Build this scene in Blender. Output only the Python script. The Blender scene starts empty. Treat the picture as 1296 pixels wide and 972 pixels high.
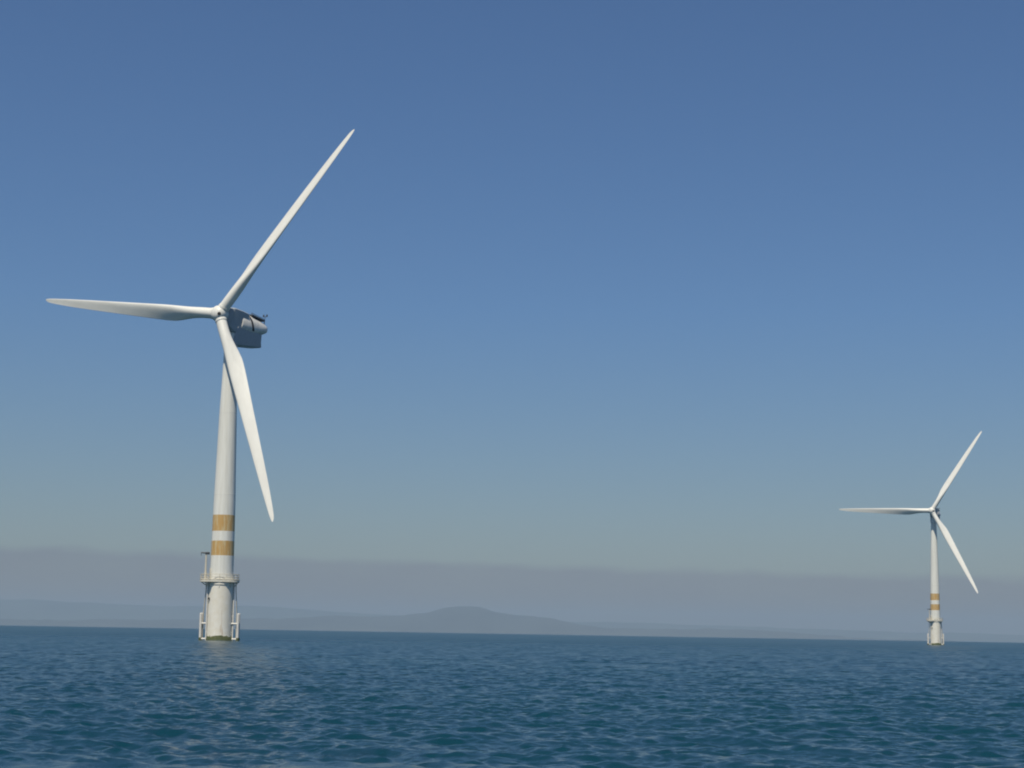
import bpy, bmesh, math, random
import numpy as np
from mathutils import Vector, Matrix
R = math.radians
random.seed(4); np.random.seed(4)
scene = bpy.context.scene
col = scene.collection
ER = 6.371e6                     # earth radius: the sea sheet curves away, which sets the horizon
CAM_H = 2.56
SUN_AZ, SUN_EL = 19.0, 61.5      # degrees left of straight behind the camera, and height
HAZE = 5.8e-5

# ------------------------------------------------------------------ camera
cd = bpy.data.cameras.new('camera'); cam = bpy.data.objects.new('camera', cd); col.objects.link(cam)
p, rl = R(8.10), R(0.97)
F = Vector((0, math.cos(p), math.sin(p))); U = Vector((0, -math.sin(p), math.cos(p))); X = Vector((1, 0, 0))
X2 = X*math.cos(rl)+U*math.sin(rl); U2 = -X*math.sin(rl)+U*math.cos(rl)
cam.matrix_world = Matrix.Translation((0, 0, CAM_H)) @ Matrix((X2, U2, -F)).transposed().to_4x4()
cd.sensor_width = 36; cd.lens = 2208/1296*36
cd.clip_start = 0.5; cd.clip_end = 200000
scene.camera = cam

# ------------------------------------------------------------------ sky
w = bpy.data.worlds.new('World'); scene.world = w; w.use_nodes = True
nt = w.node_tree; N = nt.nodes; L = nt.links; N.clear()
def nd(N, t, **k):
    n = N.new(t)
    for a, b in k.items(): setattr(n, a, b)
    return n
def mth(N, L, op, a, b=None, c=None, clamp=False):
    n = N.new('ShaderNodeMath'); n.operation = op; n.use_clamp = clamp
    for i, v in enumerate((a, b, c)):
        if v is None: continue
        if isinstance(v, (int, float)): n.inputs[i].default_value = v
        else: L.new(v, n.inputs[i])
    return n.outputs[0]
def mixc(N, L, fac, a, b, blend='MIX'):
    n = N.new('ShaderNodeMix'); n.data_type = 'RGBA'; n.blend_type = blend
    for i, v in ((0, fac), (6, a), (7, b)):
        if isinstance(v, (int, float)): n.inputs[i].default_value = v
        elif isinstance(v, tuple): n.inputs[i].default_value = v if len(v) == 4 else v+(1,)
        else: L.new(v, n.inputs[i])
    return n.outputs[2]
sky = nd(N, 'ShaderNodeTexSky', sky_type='NISHITA', sun_disc=False)
sky.sun_elevation = R(SUN_EL); sky.sun_rotation = R(180+SUN_AZ)
sky.air_density = 1.0; sky.dust_density = 0.6; sky.ozone_density = 1.6; sky.altitude = 0
tc = N.new('ShaderNodeTexCoord'); sep = N.new('ShaderNodeSeparateXYZ'); L.new(tc.outputs['Generated'], sep.inputs[0])
# a low bank of murk lies along the horizon, its top edge uneven and a little higher to the left
el = sep.outputs[2]
az = mth(N, L, 'ARCTAN2', sep.outputs[0], sep.outputs[1])
cmb = N.new('ShaderNodeCombineXYZ'); L.new(az, cmb.inputs[0]); L.new(mth(N, L, 'MULTIPLY', el, 3.0), cmb.inputs[1])
no = N.new('ShaderNodeTexNoise'); L.new(cmb.outputs[0], no.inputs['Vector']); no.inputs['Scale'].default_value = 34; no.inputs['Detail'].default_value = 4
edge = mth(N, L, 'ADD', mth(N, L, 'MULTIPLY_ADD', az, -0.014, 0.0375), mth(N, L, 'MULTIPLY_ADD', no.outputs[0], 0.006, -0.003))
bank = mth(N, L, 'MULTIPLY_ADD', mth(N, L, 'SUBTRACT', edge, el), 200.0, 0.5, clamp=True)
SKY_GAIN = (.63, .85, 1.12)
c1 = mixc(N, L, 1.0, sky.outputs[0], SKY_GAIN, 'MULTIPLY')
low = mth(N, L, 'MULTIPLY_ADD', el, -5.5, 1.0, clamp=True)          # the clear air yellows and dims towards the horizon
c1 = mixc(N, L, low, c1, mixc(N, L, 1.0, c1, (1.18, .89, .69), 'MULTIPLY'))
c2 = mixc(N, L, 1.0, c1, (0.79, 0.72, 0.83), 'MULTIPLY')
no2 = N.new('ShaderNodeTexNoise'); L.new(cmb.outputs[0], no2.inputs['Vector']); no2.inputs['Scale'].default_value = 11; no2.inputs['Detail'].default_value = 5
bank = mth(N, L, 'MULTIPLY', bank, mth(N, L, 'MULTIPLY_ADD', no2.outputs[0], .8, .55, clamp=True))
cc = mixc(N, L, bank, c1, c2)
bg = N.new('ShaderNodeBackground'); bg.inputs[1].default_value = 0.07; L.new(cc, bg.inputs[0])
wo = N.new('ShaderNodeOutputWorld'); L.new(bg.outputs[0], wo.inputs[0])

# ------------------------------------------------------------------ sun
sl = bpy.data.lights.new('sun', 'SUN'); sl.energy = 5.0; sl.angle = R(0.53); sl.color = (1.0, 0.93, 0.78)
sun = bpy.data.objects.new('sun', sl); col.objects.link(sun)
sd = Vector((-math.sin(R(SUN_AZ))*math.cos(R(SUN_EL)), -math.cos(R(SUN_AZ))*math.cos(R(SUN_EL)), math.sin(R(SUN_EL))))
sun.rotation_euler = sd.to_track_quat('Z', 'Y').to_euler()
sun.location = (0, -50, 100)
vs = scene.view_settings
scene.display_settings.display_device = 'sRGB'
vs.view_transform = 'Standard'; vs.look = 'None'; vs.gamma = 1; vs.exposure = 0.0; vs.use_curve_mapping = False
scene.render.engine = 'CYCLES'
scene.cycles.volume_bounces = 2
scene.cycles.filter_width = 2.0

# ------------------------------------------------------------------ materials
def newmat(name, base=(.5, .5, .5), rough=.5, metal=0):
    m = bpy.data.materials.new(name); m.use_nodes = True
    b = m.node_tree.nodes['Principled BSDF']
    b.inputs['Base Color'].default_value = base+(1,); b.inputs['Roughness'].default_value = rough; b.inputs['Metallic'].default_value = metal
    return m, m.node_tree.nodes, m.node_tree.links, b
def dirty(name, base, dark, rough=.45, scale=.5, stretch=.15, amt=.5, metal=0):
    m, N, L, b = newmat(name, base, rough, metal)
    tc = N.new('ShaderNodeTexCoord'); mp = N.new('ShaderNodeMapping'); L.new(tc.outputs['Object'], mp.inputs[0]); mp.inputs['Scale'].default_value = (1, 1, stretch)
    n = N.new('ShaderNodeTexNoise'); L.new(mp.outputs[0], n.inputs['Vector']); n.inputs['Scale'].default_value = scale*4; n.inputs['Detail'].default_value = 6; n.inputs['Roughness'].default_value = .65
    f = mth(N, L, 'MULTIPLY', mth(N, L, 'MULTIPLY_ADD', n.outputs[0], 3.0, -1.2, clamp=True), amt)
    L.new(mixc(N, L, f, base, dark), b.inputs['Base Color'])
    n2 = N.new('ShaderNodeTexNoise'); L.new(tc.outputs['Object'], n2.inputs['Vector']); n2.inputs['Scale'].default_value = 3
    L.new(mth(N, L, 'MULTIPLY_ADD', n2.outputs[0], .25, rough-.12), b.inputs['Roughness'])
    return m
M = {}
M['blade'] = dirty('blade_gelcoat', (.74, .725, .665), (.60, .575, .52), .38, .25, .3, .5)
M['white'] = dirty('white_paint', (.74, .725, .67), (.52, .49, .42), .45, .5, .2, .6)
M['deck'] = dirty('deck_paint', (.66, .64, .56), (.38, .30, .18), .5, 1, .5, .7)
M['rail'] = dirty('rail_paint', (.60, .56, .46), (.35, .28, .18), .5, 2, 1, .5)
M['dark'] = dirty('dark_steel', (.05, .055, .06), (.02, .02, .02), .5, 2, 1, .5)
M['black'] = dirty('black_opening', (.015, .015, .018), (.03, .02, .02), .7, 2, 1, .5)
M['nacelle'] = dirty('nacelle_shell', (.74, .71, .66), (.34, .32, .29), .4, .5, .5, .5)
M['housing_shaded'] = dirty('housing_shell_shaded', (.34, .37, .40), (.27, .28, .29), .45, .5, .5, .5)  # front and belly shell, the shade on them darkened into its blue-grey colour
M['fender'] = dirty('fender_paint', (.68, .66, .62), (.42, .36, .26), .45, 2, .3, .6)

def tower_material():
    m, N, L, b = newmat('tower_paint', (.64, .63, .58), .42)
    tc = N.new('ShaderNodeTexCoord'); s = N.new('ShaderNodeSeparateXYZ'); L.new(tc.outputs['Object'], s.inputs[0])
    mp = N.new('ShaderNodeMapping'); L.new(tc.outputs['Object'], mp.inputs[0]); mp.inputs['Scale'].default_value = (1, 1, .06)
    n = N.new('ShaderNodeTexNoise'); L.new(mp.outputs[0], n.inputs['Vector']); n.inputs['Scale'].default_value = 2.2; n.inputs['Detail'].default_value = 6
    wht = mixc(N, L, mth(N, L, 'MULTIPLY_ADD', n.outputs[0], 2.4, -1.0, clamp=True), (.74, .73, .67), (.60, .58, .51))
    # faded orange bands, worn in vertical streaks
    mp2 = N.new('ShaderNodeMapping'); L.new(tc.outputs['Object'], mp2.inputs[0]); mp2.inputs['Scale'].default_value = (1, 1, .10)
    n2 = N.new('ShaderNodeTexNoise'); L.new(mp2.outputs[0], n2.inputs['Vector']); n2.inputs['Scale'].default_value = 3.4; n2.inputs['Detail'].default_value = 5; n2.inputs['Roughness'].default_value = .7
    st = mth(N, L, 'MULTIPLY_ADD', n2.outputs[0], 6.0, -2.7, clamp=True)
    org = mixc(N, L, st, (.50, .30, .10), (.56, .45, .25))
    z = s.outputs[2]
    def band(a, c): return mth(N, L, 'MULTIPLY', mth(N, L, 'GREATER_THAN', z, a), mth(N, L, 'LESS_THAN', z, c))
    f = mth(N, L, 'ADD', band(16.45, 19.3), band(21.2, 24.35))
    L.new(mixc(N, L, f, wht, org), b.inputs['Base Color'])
    return m
M['tower'] = tower_material()

def pile_material():
    m, N, L, b = newmat('pile_paint', (.62, .58, .46), .5)
    tc = N.new('ShaderNodeTexCoord'); s = N.new('ShaderNodeSeparateXYZ'); L.new(tc.outputs['Object'], s.inputs[0])
    n = N.new('ShaderNodeTexNoise'); L.new(tc.outputs['Object'], n.inputs['Vector']); n.inputs['Scale'].default_value = .8; n.inputs['Detail'].default_value = 8; n.inputs['Roughness'].default_value = .7
    mp = N.new('ShaderNodeMapping'); L.new(tc.outputs['Object'], mp.inputs[0]); mp.inputs['Scale'].default_value = (1, 1, .12)
    n2 = N.new('ShaderNodeTexNoise'); L.new(mp.outputs[0], n2.inputs['Vector']); n2.inputs['Scale'].default_value = 2.4; n2.inputs['Detail'].default_value = 6
    c = mixc(N, L, mth(N, L, 'MULTIPLY_ADD', n.outputs[0], 2.6, -1.0, clamp=True), (.76, .73, .65), (.68, .62, .49))
    # rust streaks running down, denser lower
    low = mth(N, L, 'MULTIPLY_ADD', s.outputs[2], -.12, 1.0, clamp=True)
    ru = mth(N, L, 'MULTIPLY', mth(N, L, 'MULTIPLY_ADD', n2.outputs[0], 7, -4.0, clamp=True), low)
    c = mixc(N, L, mth(N, L, 'MULTIPLY', ru, .55), c, (.34, .17, .05))
    # weed and shell growth up to the splash line, ragged edge
    g = mth(N, L, 'ADD', s.outputs[2], mth(N, L, 'MULTIPLY_ADD', n.outputs[0], 2.0, -1.0))
    gm = mth(N, L, 'MULTIPLY_ADD', g, -3.0, 2.9, clamp=True)
    gc = mixc(N, L, mth(N, L, 'MULTIPLY_ADD', n2.outputs[0], 4, -1.6, clamp=True), (.035, .05, .02), (.16, .15, .03))
    L.new(mixc(N, L, gm, c, gc), b.inputs['Base Color'])
    return m
M['pile'] = pile_material()
M['weed'] = dirty('weed_growth', (.07, .085, .025), (.025, .03, .02), .8, 2, 1, .9)

# ------------------------------------------------------------------ mesh helpers
def mesh_obj(name, bm, mat, parent=None, smooth=True):
    me = bpy.data.meshes.new(name); bmesh.ops.recalc_face_normals(bm, faces=bm.faces[:])
    bm.to_mesh(me); bm.free(); me.materials.append(mat)
    if smooth:
        me.shade_smooth(); me.set_sharp_from_angle(angle=R(38))
    o = bpy.data.objects.new(name, me); col.objects.link(o); o.parent = parent
    return o
def tube(bm, a, b, r, r2=None, seg=12):
    a = Vector(a); b = Vector(b); r2 = r if r2 is None else r2; d = (b-a).normalized()
    u = d.orthogonal().normalized(); v = d.cross(u); A = []; B = []
    for i in range(seg):
        t = 2*math.pi*i/seg; q = u*math.cos(t)+v*math.sin(t)
        A.append(bm.verts.new(a+q*r)); B.append(bm.verts.new(b+q*r2))
    for i in range(seg): bm.faces.new((A[i], A[(i+1) % seg], B[(i+1) % seg], B[i]))
    bm.faces.new(A); bm.faces.new(B)
def path(bm, pts, r, seg=8):
    for a, b in zip(pts[:-1], pts[1:]): tube(bm, a, b, r, seg=seg)
def lathe(bm, prof, seg=64):
    rings = []
    for r, z in prof: rings.append([bm.verts.new((r*math.cos(2*math.pi*i/seg), r*math.sin(2*math.pi*i/seg), z)) for i in range(seg)])
    for A, B in zip(rings[:-1], rings[1:]):
        for i in range(seg): bm.faces.new((A[i], A[(i+1) % seg], B[(i+1) % seg], B[i]))
    if prof[0][0] > 1e-4: bm.faces.new(rings[0])
    if prof[-1][0] > 1e-4: bm.faces.new(rings[-1])
def loft(bm, rings):
    V = [[bm.verts.new(q) for q in ring] for ring in rings]; n = len(V[0])
    for A, B in zip(V[:-1], V[1:]):
        for i in range(n): bm.faces.new((A[i], A[(i+1) % n], B[(i+1) % n], B[i]))
    bm.faces.new(V[0]); bm.faces.new(V[-1])
def box(bm, c, s, bev=0.0):
    b2 = bmesh.new(); bmesh.ops.create_cube(b2, size=1, matrix=Matrix.Translation(c) @ Matrix.Diagonal((s[0], s[1], s[2], 1)))
    if bev: bmesh.ops.bevel(b2, geom=b2.edges[:], offset=bev, segments=3, affect='EDGES', profile=.5)
    me = bpy.data.meshes.new('tmp'); b2.to_mesh(me); b2.free(); bm.from_mesh(me); bpy.data.meshes.remove(me)
def tag(o, label, cat, group=None, kind=None):
    if label: o['label'] = label
    if cat: o['category'] = cat
    if group: o['group'] = group
    if kind: o['kind'] = kind

# ------------------------------------------------------------------ sea: one curved sheet with real waves
def build_sea():
    r = [0.6]
    while r[-1] < 34: r.append(r[-1]+.35)
    while r[-1] < 14000:
        d = max(.10, r[-1]**2/(CAM_H*1744)*.32)
        d = min(d, 0.10+max(0, r[-1]-50)*.003) if r[-1] < 700 else d*1.2
        r.append(r[-1]+min(d, 900))
    r = np.array(r)
    fine = np.arange(-21.0, 21.0001, .05)
    g = [21.0]; st = .05
    while g[-1] < 150: st = min(st*1.028, 4.0); g.append(g[-1]+st)
    g = np.array(g[1:])
    coarse = np.concatenate([g, np.arange(g[-1]+4, 360-g[-1]-2, 4.0), 360-g[::-1]])
    azs = np.radians(np.concatenate([fine, coarse])); m = len(azs); n = len(r)
    RR, AA = np.meshgrid(r, azs, indexing='ij')
    Xc = RR*np.sin(AA); Yc = RR*np.cos(AA)
    dr = np.gradient(r)[:, None]
    daz = np.abs((np.roll(azs, -1)-azs+math.pi) % (2*math.pi)-math.pi); daz = np.maximum(daz, np.roll(daz, 1))
    cell = np.maximum(dr, RR*daz[None, :]*1.0)
    Z = np.zeros_like(RR); DX = np.zeros_like(RR); DY = np.zeros_like(RR)
    rng = np.random.RandomState(11)
    # wind waves run away from the camera, from the wind the rotors face
    K = 190
    for i in range(K):
        lam = 0.30*(16/0.30)**(i/(K-1.0)) * rng.uniform(.93, 1.07)
        th = R(26)+rng.normal(0, .80 if lam < 3 else .50)
        k = 2*math.pi/lam
        slope = .034*(1.0 if lam < .8 else (.8/lam)**.80)*(1.0 if lam < 5 else (5/lam)**.8)
        a = slope/k
        flt = np.clip((lam/cell-1.2)/1.5, 0, 1)
        ph = k*(Xc*math.sin(th)+Yc*math.cos(th))+rng.uniform(0, 6.283)
        # slowly varying gusts break up the regularity
        g = 1+.55*np.sin(Xc*.021*rng.uniform(.5, 1.6)+Yc*.013*rng.uniform(.5, 1.6)+rng.uniform(0, 6))
        s, c = np.sin(ph), np.cos(ph)
        Z += a*flt*g*c; q = .25*a*flt*g
        DX -= q*s*math.sin(th); DY -= q*s*math.cos(th)
    fade = np.clip((RR-.6)/3, 0, 1)
    Xf = Xc+DX*fade; Yf = Yc+DY*fade
    Zf = Z*fade-(Xf**2+Yf**2)/(2*ER)
    co = np.stack([Xf, Yf, Zf], -1).reshape(-1, 3)
    co = np.vstack([co, [[0, 0, 0]]]); ctr = len(co)-1
    I, J = np.meshgrid(np.arange(n-1), np.arange(m), indexing='ij'); J2 = (J+1) % m
    quads = np.stack([I*m+J, (I+1)*m+J, (I+1)*m+J2, I*m+J2], -1).reshape(-1, 4)
    j = np.arange(m); tris = np.stack([np.full(m, ctr), j, (j+1) % m], -1)
    me = bpy.data.meshes.new('sea'); me.vertices.add(len(co)); me.vertices.foreach_set('co', co.astype(np.float32).ravel())
    nl = quads.size+tris.size; me.loops.add(nl); me.polygons.add(len(quads)+len(tris))
    me.loops.foreach_set('vertex_index', np.concatenate([quads.ravel(), tris.ravel()]).astype(np.int32))
    starts = np.concatenate([np.arange(len(quads))*4, len(quads)*4+np.arange(len(tris))*3])
    me.polygons.foreach_set('loop_start', starts.astype(np.int32))
    me.update(calc_edges=True); me.validate()
    if me.polygons[0].normal.z < 0: me.flip_normals()
    me.shade_smooth()
    print('sea verts', len(co))
    mt, N, L, b = newmat('sea_water', (.012, .045, .062), .12)
    b.inputs['IOR'].default_value = 1.333
    geo = N.new('ShaderNodeNewGeometry'); tc = N.new('ShaderNodeTexCoord')
    ln = N.new('ShaderNodeVectorMath'); ln.operation = 'LENGTH'; L.new(tc.outputs['Object'], ln.inputs[0])
    # unresolved ripples count as roughness on the far water
    d = mth(N, L, 'DIVIDE', ln.outputs['Value'], 500.0, clamp=True)
    L.new(mth(N, L, 'MULTIPLY_ADD', mth(N, L, 'POWER', d, .5), .20, .09), b.inputs['Roughness'])
    n1 = N.new('ShaderNodeTexNoise'); L.new(tc.outputs['Object'], n1.inputs['Vector']); n1.inputs['Scale'].default_value = 2.6; n1.inputs['Detail'].default_value = 4; n1.inputs['Roughness'].default_value = .6
    bp = N.new('ShaderNodeBump'); bp.inputs['Strength'].default_value = .8; bp.inputs['Distance'].default_value = .055; L.new(n1.outputs[0], bp.inputs['Height'])
    # wave slopes of the chop, as a tilt of the normal
    n2 = N.new('ShaderNodeTexNoise'); L.new(tc.outputs['Object'], n2.inputs['Vector']); n2.inputs['Scale'].default_value = .45; n2.inputs['Detail'].default_value = 6; n2.inputs['Roughness'].default_value = .78
    def vm(op, a, b):
        v = N.new('ShaderNodeVectorMath'); v.operation = op
        for i, q in enumerate((a, b)):
            if q is None: continue
            if isinstance(q, tuple): v.inputs[i].default_value = q
            else: L.new(q, v.inputs[i])
        return v.outputs[0]
    tl = vm('MULTIPLY', vm('SUBTRACT', n2.outputs['Color'], (.5, .5, .5)), (.95, .95, 0))
    L.new(vm('NORMALIZE', vm('ADD', bp.outputs[0], tl), None), b.inputs['Normal'])
    n3 = N.new('ShaderNodeTexNoise'); L.new(tc.outputs['Object'], n3.inputs['Vector']); n3.inputs['Scale'].default_value = .012; n3.inputs['Detail'].default_value = 3
    L.new(mixc(N, L, mth(N, L, 'MULTIPLY_ADD', n3.outputs[0], 2.5, -.8, clamp=True), (.003, .031, .049), (.004, .038, .051)), b.inputs['Base Color'])
    # a little foam at the two foundations, also painting in their pale reflection
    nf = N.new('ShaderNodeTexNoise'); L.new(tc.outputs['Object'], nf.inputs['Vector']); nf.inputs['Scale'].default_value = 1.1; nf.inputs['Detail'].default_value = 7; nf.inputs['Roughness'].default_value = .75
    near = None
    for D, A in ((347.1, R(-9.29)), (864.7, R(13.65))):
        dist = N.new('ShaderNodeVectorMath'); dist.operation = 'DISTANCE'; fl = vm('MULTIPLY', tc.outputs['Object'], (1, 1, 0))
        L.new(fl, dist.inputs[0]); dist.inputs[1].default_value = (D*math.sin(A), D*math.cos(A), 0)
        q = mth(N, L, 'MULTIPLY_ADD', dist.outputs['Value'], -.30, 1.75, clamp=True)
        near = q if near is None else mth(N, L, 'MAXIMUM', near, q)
    foam_reflection = mth(N, L, 'MULTIPLY', mth(N, L, 'MULTIPLY_ADD', mth(N, L, 'ADD', nf.outputs[0], mth(N, L, 'MULTIPLY', near, .22)), 9, -5.1, clamp=True), near)
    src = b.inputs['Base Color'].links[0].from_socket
    L.new(mixc(N, L, mth(N, L, 'MULTIPLY', foam_reflection, .6), src, (.55, .60, .60)), b.inputs['Base Color'])
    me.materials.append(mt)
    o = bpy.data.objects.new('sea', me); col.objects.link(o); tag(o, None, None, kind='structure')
build_sea()

# ------------------------------------------------------------------ far hills across the water
def px_az(x): return math.atan((x-648)/2208.0)
def hills(name, dist, depth, prof, seed, base):
    # prof: (photo x, metres above eye level); a ridge with a front and a back slope
    rng = np.random.RandomState(seed)
    xs = np.linspace(prof[0][0], prof[-1][0], 420); hs = np.interp(xs, [q[0] for q in prof], [q[1] for q in prof])
    for k in range(7):
        f = .012*1.9**k; hs += np.sin(xs*f+rng.uniform(0, 6))*(9.0/1.7**k)*np.clip(hs/80, 0, 1)
    rows = 18; bm = bmesh.new(); V = []
    nz = rng.normal(0, 1, (rows, 420))
    for k in range(5): nz = (nz+np.roll(nz, 1, 1)+np.roll(nz, -1, 1)+np.roll(nz, 1, 0))/3.2
    for j in range(rows):
        t = j/(rows-1)*2-1; row = []
        for i, x in enumerate(xs):
            a = px_az(x) if abs(x-648) < 2500 else 0
            d = dist+t*depth; e = math.cos(t*math.pi/2)**.8
            if abs(t) > .999: e = 0
            z = (hs[i]+nz[j, i]*6*e)*e - d*d/(2*ER) - (20 if e == 0 else 0)
            row.append(bm.verts.new((d*math.sin(a), d*math.cos(a), z)))
        V.append(row)
    for A, B in zip(V[:-1], V[1:]):
        for i in range(419): bm.faces.new((A[i], A[i+1], B[i+1], B[i]))
    mt, N, L, b = newmat(name+'_land', base, .9)
    tc = N.new('ShaderNodeTexCoord'); n = N.new('ShaderNodeTexNoise'); L.new(tc.outputs['Object'], n.inputs['Vector']); n.inputs['Scale'].default_value = .0015; n.inputs['Detail'].default_value = 6
    L.new(mixc(N, L, mth(N, L, 'MULTIPLY_ADD', n.outputs[0], 3, -1, clamp=True), base, tuple(v*.6 for v in base)), b.inputs['Base Color'])
    o = mesh_obj(name, bm, mt); tag(o, None, None, kind='structure')
D1 = 22500.0
def hh(px, d): return px/2208*d + d*d/(2*ER)
hills('hills', D1, 900, [(-500, hh(2, D1)), (-200, hh(6, D1)), (60, hh(7, D1)), (240, hh(9, D1)), (380, hh(13, D1)), (500, hh(18, D1)), (545, hh(22.5, D1)), (568, hh(30, D1)),
    (585, hh(32.5, D1)), (612, hh(32, D1)), (632, hh(27, D1)), (655, hh(23, D1)), (700, hh(19, D1)), (735, hh(12, D1)), (770, hh(8, D1)), (840, hh(7, D1)), (930, hh(8, D1)), (1010, hh(5, D1)), (1100, hh(1, D1)), (1300, hh(-3, D1))], 3, (.05, .058, .055))
D2 = 31000.0
hills('hills', D2, 1200, [(-700, hh(30, D2)), (-300, hh(34, D2)), (0, hh(31, D2)), (90, hh(28, D2)), (200, hh(25, D2)), (330, hh(27, D2)), (450, hh(22, D2)), (560, hh(18, D2)),
    (700, hh(14, D2)), (780, hh(15, D2)), (900, hh(13, D2)), (1020, hh(12, D2)), (1150, hh(8, D2)), (1400, hh(7, D2)), (1700, hh(4, D2))], 8, (.05, .065, .05))

# ------------------------------------------------------------------ the wind turbine
HUB_H, BL, OVER, TILT = 63.3, 45.0, 4.3, R(5.87)
PW = 2.45                                    # pile radius
def blade_mesh():
    def sm(t): t = min(1, max(0, t)); return t*t*(3-2*t)
    rs = [.9, 1.4, 2.0, 2.8, 3.6, 4.6, 5.6, 6.6, 7.8, 9.0, 10.6, 11.6, 13.2, 15, 17.5, 20, 23, 26, 29, 32, 35, 38, 40.5, 42.5, 43.8, 44.5, 44.85, 45.0]
    ch = lambda r: np.interp(r, [.9, 3.0, 5, 7.5, 10, 12.5, 16, 20, 26, 32, 38, 42, 44, 44.7, 45.0], [2.2, 2.25, 2.45, 2.8, 3.12, 3.2, 3.02, 2.75, 2.38, 2.0, 1.56, 1.15, .82, .52, .15])
    rings = []; n = 36
    for r in rs:
        c = float(ch(r)); b = sm((r-3.0)/8.5)
        th = np.interp(r, [0, 3, 6, 10, 16, 25, 45], [2.15, 2.15, 1.9, 1.35, .8, .48, .07])
        tw = R(np.interp(r, [0, 8, 12, 20, 30, 45], [13, 13, 11, 6, 2, 0])+11.5)
        ring = []
        for i in range(n):
            t = 2*math.pi*i/n
            xx = (1+math.cos(t))/2                       # 0 leading edge .. 1 trailing edge
            up = 1 if t < math.pi else -1
            af = 5*(.2969*math.sqrt(xx)-.126*xx-.3516*xx**2+.2843*xx**3-.1015*xx**4)   # peaks at .5
            yaf = up*af*th + .03*c*4*xx*(1-xx)
            cx = -math.cos(t)*1.06; cy = math.sin(t)*1.06
            ax = (.32-xx)*c; ay = yaf
            x = cx*(1-b)+ax*b; y = cy*(1-b)+ay*b
            ring.append((x*math.cos(tw)+y*math.sin(tw), -x*math.sin(tw)+y*math.cos(tw), r))
        rings.append(ring)
    bm = bmesh.new(); loft(bm, rings); return bm

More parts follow.
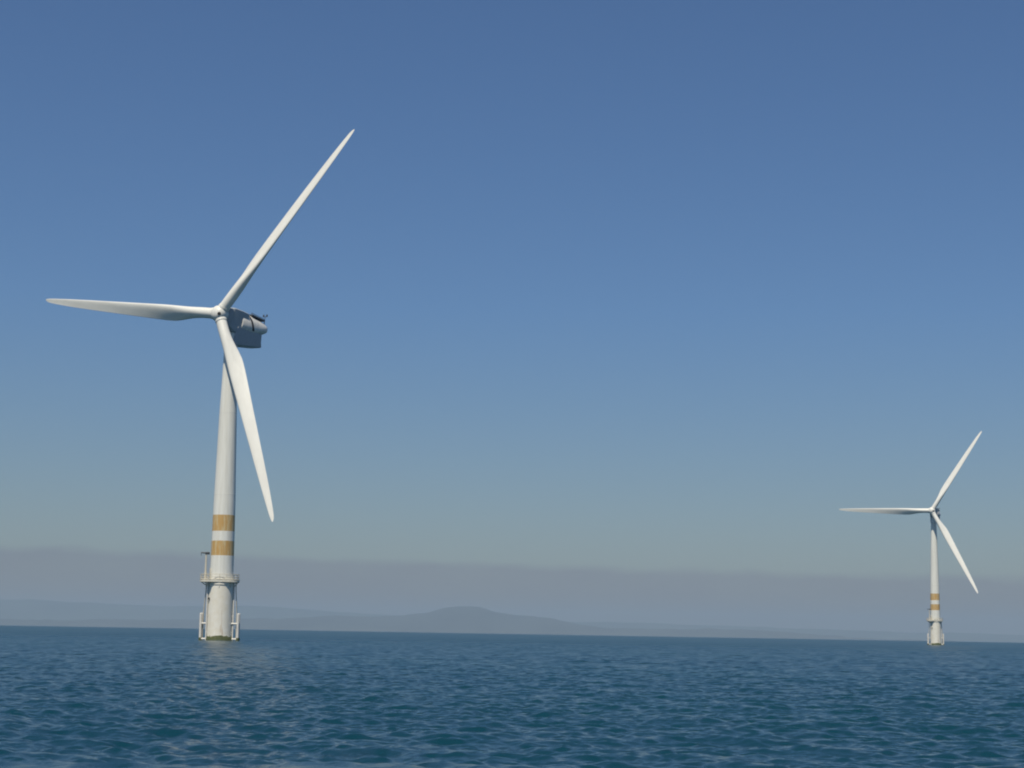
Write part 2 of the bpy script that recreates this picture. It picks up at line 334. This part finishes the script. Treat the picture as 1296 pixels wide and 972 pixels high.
def make_turbine():
    root = bpy.data.objects.new('wind_turbine', None); col.objects.link(root)
    # pile / transition piece up to the platform
    bm = bmesh.new(); lathe(bm, [(PW, -12), (PW, 10.75), (PW+.12, 10.8), (PW+.12, 11.0), (PW, 11.05), (PW, 11.2)]); pile = mesh_obj('foundation_pile', bm, M['pile'], root)
    bm = bmesh.new(); lathe(bm, [(PW+.10, -1.0), (PW+.22, -.3), (PW+.2, .45), (PW+.01, .85)], 48)
    for v in bm.verts:
        k = 1+.03*math.sin(v.co.x*5+v.co.z*9)*math.cos(v.co.y*7); v.co.x *= k; v.co.y *= k; v.co.z += (.16*math.sin(v.co.x*3.1)*math.cos(v.co.y*2.3)+random.uniform(-.35, .22)*(v.co.z > .4))
    mesh_obj('seaweed_growth', bm, M['weed'], pile)
    # tower
    bm = bmesh.new(); top = HUB_H-2.6
    prof = [(2.36, 11.2), (2.36, 11.35), (2.30, 11.4)]
    rad = lambda z: float(np.interp(z, [11.4, 26, 44, 52, top], [2.30, 2.14, 1.72, 1.45, 1.18]))
    for z in np.linspace(12.5, top, 40): prof.append((rad(z), float(z)))
    lathe(bm, prof, 72); tower = mesh_obj('tower', bm, M['tower'], root)
    for z in (28.4, 44.6):                      # section flanges
        bm = bmesh.new(); r0 = rad(z); lathe(bm, [(r0-.02, z-.12), (r0+.014, z-.09), (r0+.014, z+.09), (r0-.02, z+.12)], 72); mesh_obj('flange', bm, M['tower'], tower)
    # tower door facing the platform's open side (away to the left)
    da = R(200); bm = bmesh.new()
    box(bm, (0, 0, 0), (.14, 1.0, 2.1), .05)
    d = mesh_obj('door', bm, M['rail'], tower); d.location = (2.26*math.cos(da), 2.26*math.sin(da), 12.9); d.rotation_euler = (0, 0, da)
    # platform, wider on the crane side (-x)
    bm = bmesh.new(); n = 56; out = []
    for i in range(n):
        t = 2*math.pi*i/n; c, q = math.cos(t), math.sin(t)
        out.append((math.copysign(abs(c)**.8, c)*(3.5 if c > 0 else 4.15), math.copysign(abs(q)**.8, q)*(2.62 if c > -.35 else 2.95)))
    loft(bm, [[(x, y, z) for x, y in out] for z in (11.3, 11.68)])
    for i in range(0, n, 7):
        x, y = out[i]; tube(bm, (x*.94, y*.94, 11.3), (PW*x/math.hypot(x, y)*1.0, PW*y/math.hypot(x, y), 10.3), .09)
    plat = mesh_obj('platform', bm, M['deck'], root)
    bm = bmesh.new()
    for zz in (12.25, 12.80): path(bm, [(x*.975, y*.975, zz) for x, y in out+out[:1]], .045)
    for i in range(0, n, 3): x, y = out[i]; tube(bm, (x*.975, y*.975, 11.72), (x*.975, y*.975, 12.82), .045)
    # kick plate
    for i in range(n):
        (x, y), (x2, y2) = out[i], out[(i+1) % n]; tube(bm, (x*.98, y*.98, 11.82), (x2*.98, y2*.98, 11.82), .09, seg=6)
    mesh_obj('railing', bm, M['rail'], plat)
    # davit crane: post on the platform, short dark jib swung outwards
    bm = bmesh.new(); cx, cy = -3.0, -1.0
    tube(bm, (cx, cy, 11.7), (cx, cy, 13.2), .26); tube(bm, (cx, cy, 13.2), (cx, cy, 16.6), .20, .15)
    crane = mesh_obj('davit_crane', bm, M['rail'], root)
    bm = bmesh.new(); tube(bm, (cx+.55, cy, 16.85), (cx-1.0, cy-.1, 16.95), .17, .12); box(bm, (cx+.25, cy, 16.85), (.8, .42, .5), .08); tube(bm, (cx-.95, cy-.1, 16.9), (cx-.95, cy-.1, 16.35), .05)
    mesh_obj('jib', bm, M['dark'], crane)
    # boat landings, either side of the pile: fender tubes, struts and a ladder
    for sx in (-1, 1):
        bm = bmesh.new(); fx = sx*3.62
        for yy in (-.62, .62):
            tube(bm, (fx, yy, -3), (fx, yy, 5.2), .24, seg=16); tube(bm, (fx, yy, 5.2), (fx, yy, 5.32), .24, .10, seg=16)
            tube(bm, (fx, yy, 3.3), (sx*2.3, yy, 3.3), .17); tube(bm, (fx, yy, .35), (sx*2.3, yy, .35), .17)
        tube(bm, (fx, -.62, 3.3), (fx, .62, 3.3), .12)
        bl = mesh_obj('boat_landing', bm, M['fender'], root)
        bm = bmesh.new(); lx = sx*3.25
        for yy in (-.26, .26): path(bm, [(lx, yy, -1.5), (lx, yy, 5.2), (sx*2.92, yy, 9.5), (sx*2.92, yy, 11.3)], .06)
        z = -1.2
        while z < 11: 
            x = lx if z < 5.2 else sx*float(np.interp(z, [5.2, 9.5], [3.25, 2.92])); tube(bm, (x, -.26, z), (x, .26, z), .035, seg=6); z += .32
        mesh_obj('ladder', bm, M['rail'], bl)
        bm = bmesh.new()
        for yy in (-.62, .62): lathe_t = [(.245, -1.2), (.31, -.2), (.28, .45), (.245, .6)]; n0 = len(bm.verts); lathe(bm, lathe_t, 16); bm.verts.ensure_lookup_table(); [setattr(v, 'co', v.co+Vector((fx, yy, 0))) for v in bm.verts[n0:]]
        mesh_obj('seaweed_growth', bm, M['weed'], bl)
    # cable conduits down the pile
    for a in (205, 350):
        bm = bmesh.new(); x, y = (PW+.22)*math.cos(R(a)), (PW+.22)*math.sin(R(a))
        path(bm, [(x, y, -4), (x, y, 11.2)], .13, 10)
        for z in (1.6, 4.8, 8.0): tube(bm, (x*.88, y*.88, z), (x, y, z), .08)
        mesh_obj('cable_conduit', bm, M['fender'], root)
    # small lamp / fog signal box on the pile flank
    bm = bmesh.new(); box(bm, (-2.05, -1.62, 8.1), (.4, .35, .4), .05); mesh_obj('signal_box', bm, M['dark'], root)
    # ---- nacelle: x right (seen from the front), y rearwards, z up, origin on the tower axis at hub height
    def sect(y, wd, zt, zb, flat, low, dz=0):
        # rounded roof, widest a bit above the middle, sides drawn in below; low = lower half-width factor
        pts = []; n = 40; zc = (zt*.35+zb*.65)
        for i in range(n):
            t = 2*math.pi*i/n; c, s = math.cos(t), math.sin(t)
            e = flat; x = math.copysign(abs(c)**e, c); z = math.copysign(abs(s)**e, s)
            zz = zc+z*(zt-zc) if z > 0 else zc+z*(zc-zb)
            xx = x*wd*(1 if z > 0 else 1-(1-low)*min(1, -z))
            pts.append((xx, y, zz+dz))
        return pts
    # front housing: flat roof, flanks leaning in towards the bottom
    bm = bmesh.new()
    def trap(y, wt, wb, zt, zb, c=.28):
        return [(-wb+c, y, zb), (wb-c, y, zb), (wb, y, zb+c), (wt, y, zt-c*1.1), (wt-c*.7, y, zt-.12), (wt-c*2.2, y, zt), (-wt+c*2.2, y, zt), (-wt+c*.7, y, zt-.12), (-wt, y, zt-c*1.1), (-wb, y, zb+c)]
    loft(bm, [trap(-2.95, 1.15, .8, 1.3, -1.25), trap(-2.5, 1.55, 1.2, 1.75, -2.0), trap(-1.3, 1.78, 1.35, 2.05, -2.7), trap(1.0, 1.86, 1.4, 2.15, -3.0), trap(3.0, 1.86, 1.45, 2.15, -3.0), trap(3.3, 1.75, 1.4, 2.05, -2.9)])
    nac = mesh_obj('nacelle', bm, M['housing_shaded'], root)
    # rounded rear hood, rising towards its end
    bm = bmesh.new()
    S = [(1.3, 1.80, 2.10, -2.0, .85, .95), (1.5, 1.90, 2.22, -2.1, .85, .95), (5.5, 1.92, 2.22, -1.9, .85, .95), (8.0, 1.86, 2.12, -1.25, .88, .95), (9.8, 1.70, 1.95, -.6, .9, .95), (10.6, 1.42, 1.68, -.2, .8, .9), (10.95, 1.0, 1.35, .15, .85, .9)]
    loft(bm, [sect(*q) for q in S]); mesh_obj('rear_hood', bm, M['nacelle'], nac)
    bm = bmesh.new()                                       # belly housing under the rear
    def rr(wd, y0, y1, z0, z1):
        c = .3; zz = lambda y: z0+(z1-z0)*(y-y0)/(y1-y0)
        return [(x, y, zz(y)) for x, y in ((-wd+c, y0), (wd-c, y0), (wd, y0+c), (wd, y1-c), (wd-c, y1), (-wd+c, y1), (-wd, y1-c), (-wd, y0+c))]
    loft(bm, [rr(1.62, .0, 8.7, -1.5, -.9), rr(1.50, -.2, 8.9, -3.9, -2.6), rr(1.40, -.4, 9.3, -5.2, -3.35), rr(1.26, -.3, 9.15, -5.35, -3.5)])
    mesh_obj('belly_housing', bm, M['housing_shaded'], nac)
    bm = bmesh.new(); lathe(bm, [(1.16, -5.5), (1.24, -5.45), (1.24, -4.6)], 48); mesh_obj('yaw_ring', bm, M['white'], nac)
    for sx in (-1, 1):                                     # dark slanting air slot on each flank
        bm = bmesh.new(); A = []
        for k in range(13):
            t = k/12; z = 2.0-3.1*t; ya = 3.5+1.2*t; yb = 4.15+1.3*t
            zc = 2.22*.35-1.95*.65; f = min(1, abs((z-zc)/((2.22-zc) if z > zc else (zc+1.95))))
            x = 1.91*max(0.02, (1-f**(2/.85)))**(.85/2)
            if z < zc: x *= 1-.05*f
            A.append((z, ya, yb, x))
        loft(bm, [[(sx*(x-.35), ya, z), (sx*(x+.02), ya, z+.01), (sx*(x+.02), yb, z+.01), (sx*(x-.35), yb, z)] for z, ya, yb, x in A])
        mesh_obj('air_slot', bm, M['black'], nac)
    bm = bmesh.new()                                       # cooler / rail along the rear roof
    box(bm, (.35, 7.2, 2.28), (2.0, 4.6, .36), .06)
    for sx in (-1, 1):
        path(bm, [(sx*1.05, 5.0, 1.9), (sx*1.05, 5.0, 2.75), (sx*1.05, 9.6, 2.7), (sx*1.05, 9.6, 1.7)], .05)
    mesh_obj('roof_cooler', bm, M['dark'], nac)
    bm = bmesh.new(); tube(bm, (.5, 10.6, 1.5), (.5, 10.6, 3.7), .05); tube(bm, (.1, 10.6, 3.5), (.9, 10.6, 3.5), .04)
    for q in (.1, .9): tube(bm, (q, 10.6, 3.5), (q, 10.6, 3.95), .16)
    mesh_obj('wind_sensor', bm, M['dark'], nac)
    # ---- hub at y=-OVER, axis along y
    bm = bmesh.new(); prof = [(0.001, 1.62), (.4, 1.59), (.85, 1.45), (1.22, 1.2), (1.5, .82), (1.62, .4), (1.64, -.3), (1.55, -.95), (1.25, -1.3), (.9, -1.35)]
    lathe(bm, prof, 48)
    bmesh.ops.rotate(bm, verts=bm.verts[:], cent=(0, 0, 0), matrix=Matrix.Rotation(R(90), 3, 'X'))   # z -> -y
    hub = mesh_obj('hub', bm, M['white'], root)
    bm = bmesh.new(); hd = Vector((.55, -.80, -.22)).normalized(); tube(bm, hd*1.40, hd*1.70, .34, seg=20); mesh_obj('nose_hatch', bm, M['black'], hub)
    blades = []
    for k in range(3):
        if k == 0: b = mesh_obj('blade', blade_mesh(), M['blade'], root)
        else: b = blades[0].copy(); col.objects.link(b)
        blades.append(b)
    for k in range(3):
        if k == 0:
            bm = bmesh.new(); tube(bm, (0, 0, 1.1), (0, 0, 1.72), 1.16, seg=32); tube(bm, (0, 0, 1.72), (0, 0, 1.80), 1.10, seg=32)
            c0 = mesh_obj('root_collar', bm, M['white'], blades[0])
        else:
            c = c0.copy(); c.parent = blades[k]; col.objects.link(c)
    return root

def aim(root, yaw, phase):
    n = Vector((-math.sin(yaw)*math.cos(TILT), -math.cos(yaw)*math.cos(TILT), math.sin(TILT)))
    s = n.cross(Vector((0, 0, 1))).normalized(); u = s.cross(n).normalized(); rt = -s
    head = Matrix((rt, -n, u)).transposed()
    blades = [c for c in root.children if c.name.startswith('blade')]
    for k, b in enumerate(blades):
        a = phase+k*2*math.pi/3; r = rt*math.cos(a)+u*math.sin(a); t = r.cross(n).normalized()
        b.matrix_local = Matrix.Translation(Vector((0, 0, HUB_H))+n*OVER) @ Matrix((t, -n, r)).transposed().to_4x4()
    for c in root.children:
        if c.name.startswith('nacelle'): c.matrix_local = Matrix.Translation((0, 0, HUB_H)) @ head.to_4x4()
        if c.name.startswith('hub'): c.matrix_local = Matrix.Translation(Vector((0, 0, HUB_H))+n*OVER) @ head.to_4x4()

def copy_tree(o, parent=None):
    c = o.copy(); col.objects.link(c); c.parent = parent
    for ch in list(o.children): copy_tree(ch, c)
    return c
G = 'offshore wind turbines'
t1 = make_turbine()
D = 347.1; A = R(-9.29)
t1.location = (D*math.sin(A), D*math.cos(A), -D*D/2/ER); t1.rotation_euler = (0, 0, 0)
t2 = copy_tree(t1)
aim(t1, R(26.0), R(52.25))
tag(t1, 'large white wind turbine near the camera, its dark nacelle flank in view behind the hub', 'wind turbine', G)
D = 864.7; A = R(13.65)
t2.location = (D*math.sin(A), D*math.cos(A), -D*D/2/ER)
aim(t2, R(23.78), R(58.35))
tag(t2, 'small distant white wind turbine with its rotor face-on, on the horizon at the right', 'wind turbine', G)

# ------------------------------------------------------------------ the air
bm = bmesh.new(); bmesh.ops.create_cube(bm, size=1, matrix=Matrix.Translation((0, 0, 150)) @ Matrix.Diagonal((76000, 76000, 620, 1)))
m = bpy.data.materials.new('haze_air'); m.use_nodes = True; m.node_tree.nodes.clear()
pv = m.node_tree.nodes.new('ShaderNodeVolumePrincipled'); oo = m.node_tree.nodes.new('ShaderNodeOutputMaterial')
pv.inputs['Color'].default_value = (.445, .57, .70, 1); pv.inputs['Density'].default_value = HAZE; pv.inputs['Anisotropy'].default_value = 0.0
m.node_tree.links.new(pv.outputs[0], oo.inputs['Volume'])
hz = mesh_obj('haze', bm, m, smooth=False); tag(hz, None, None, kind='stuff')
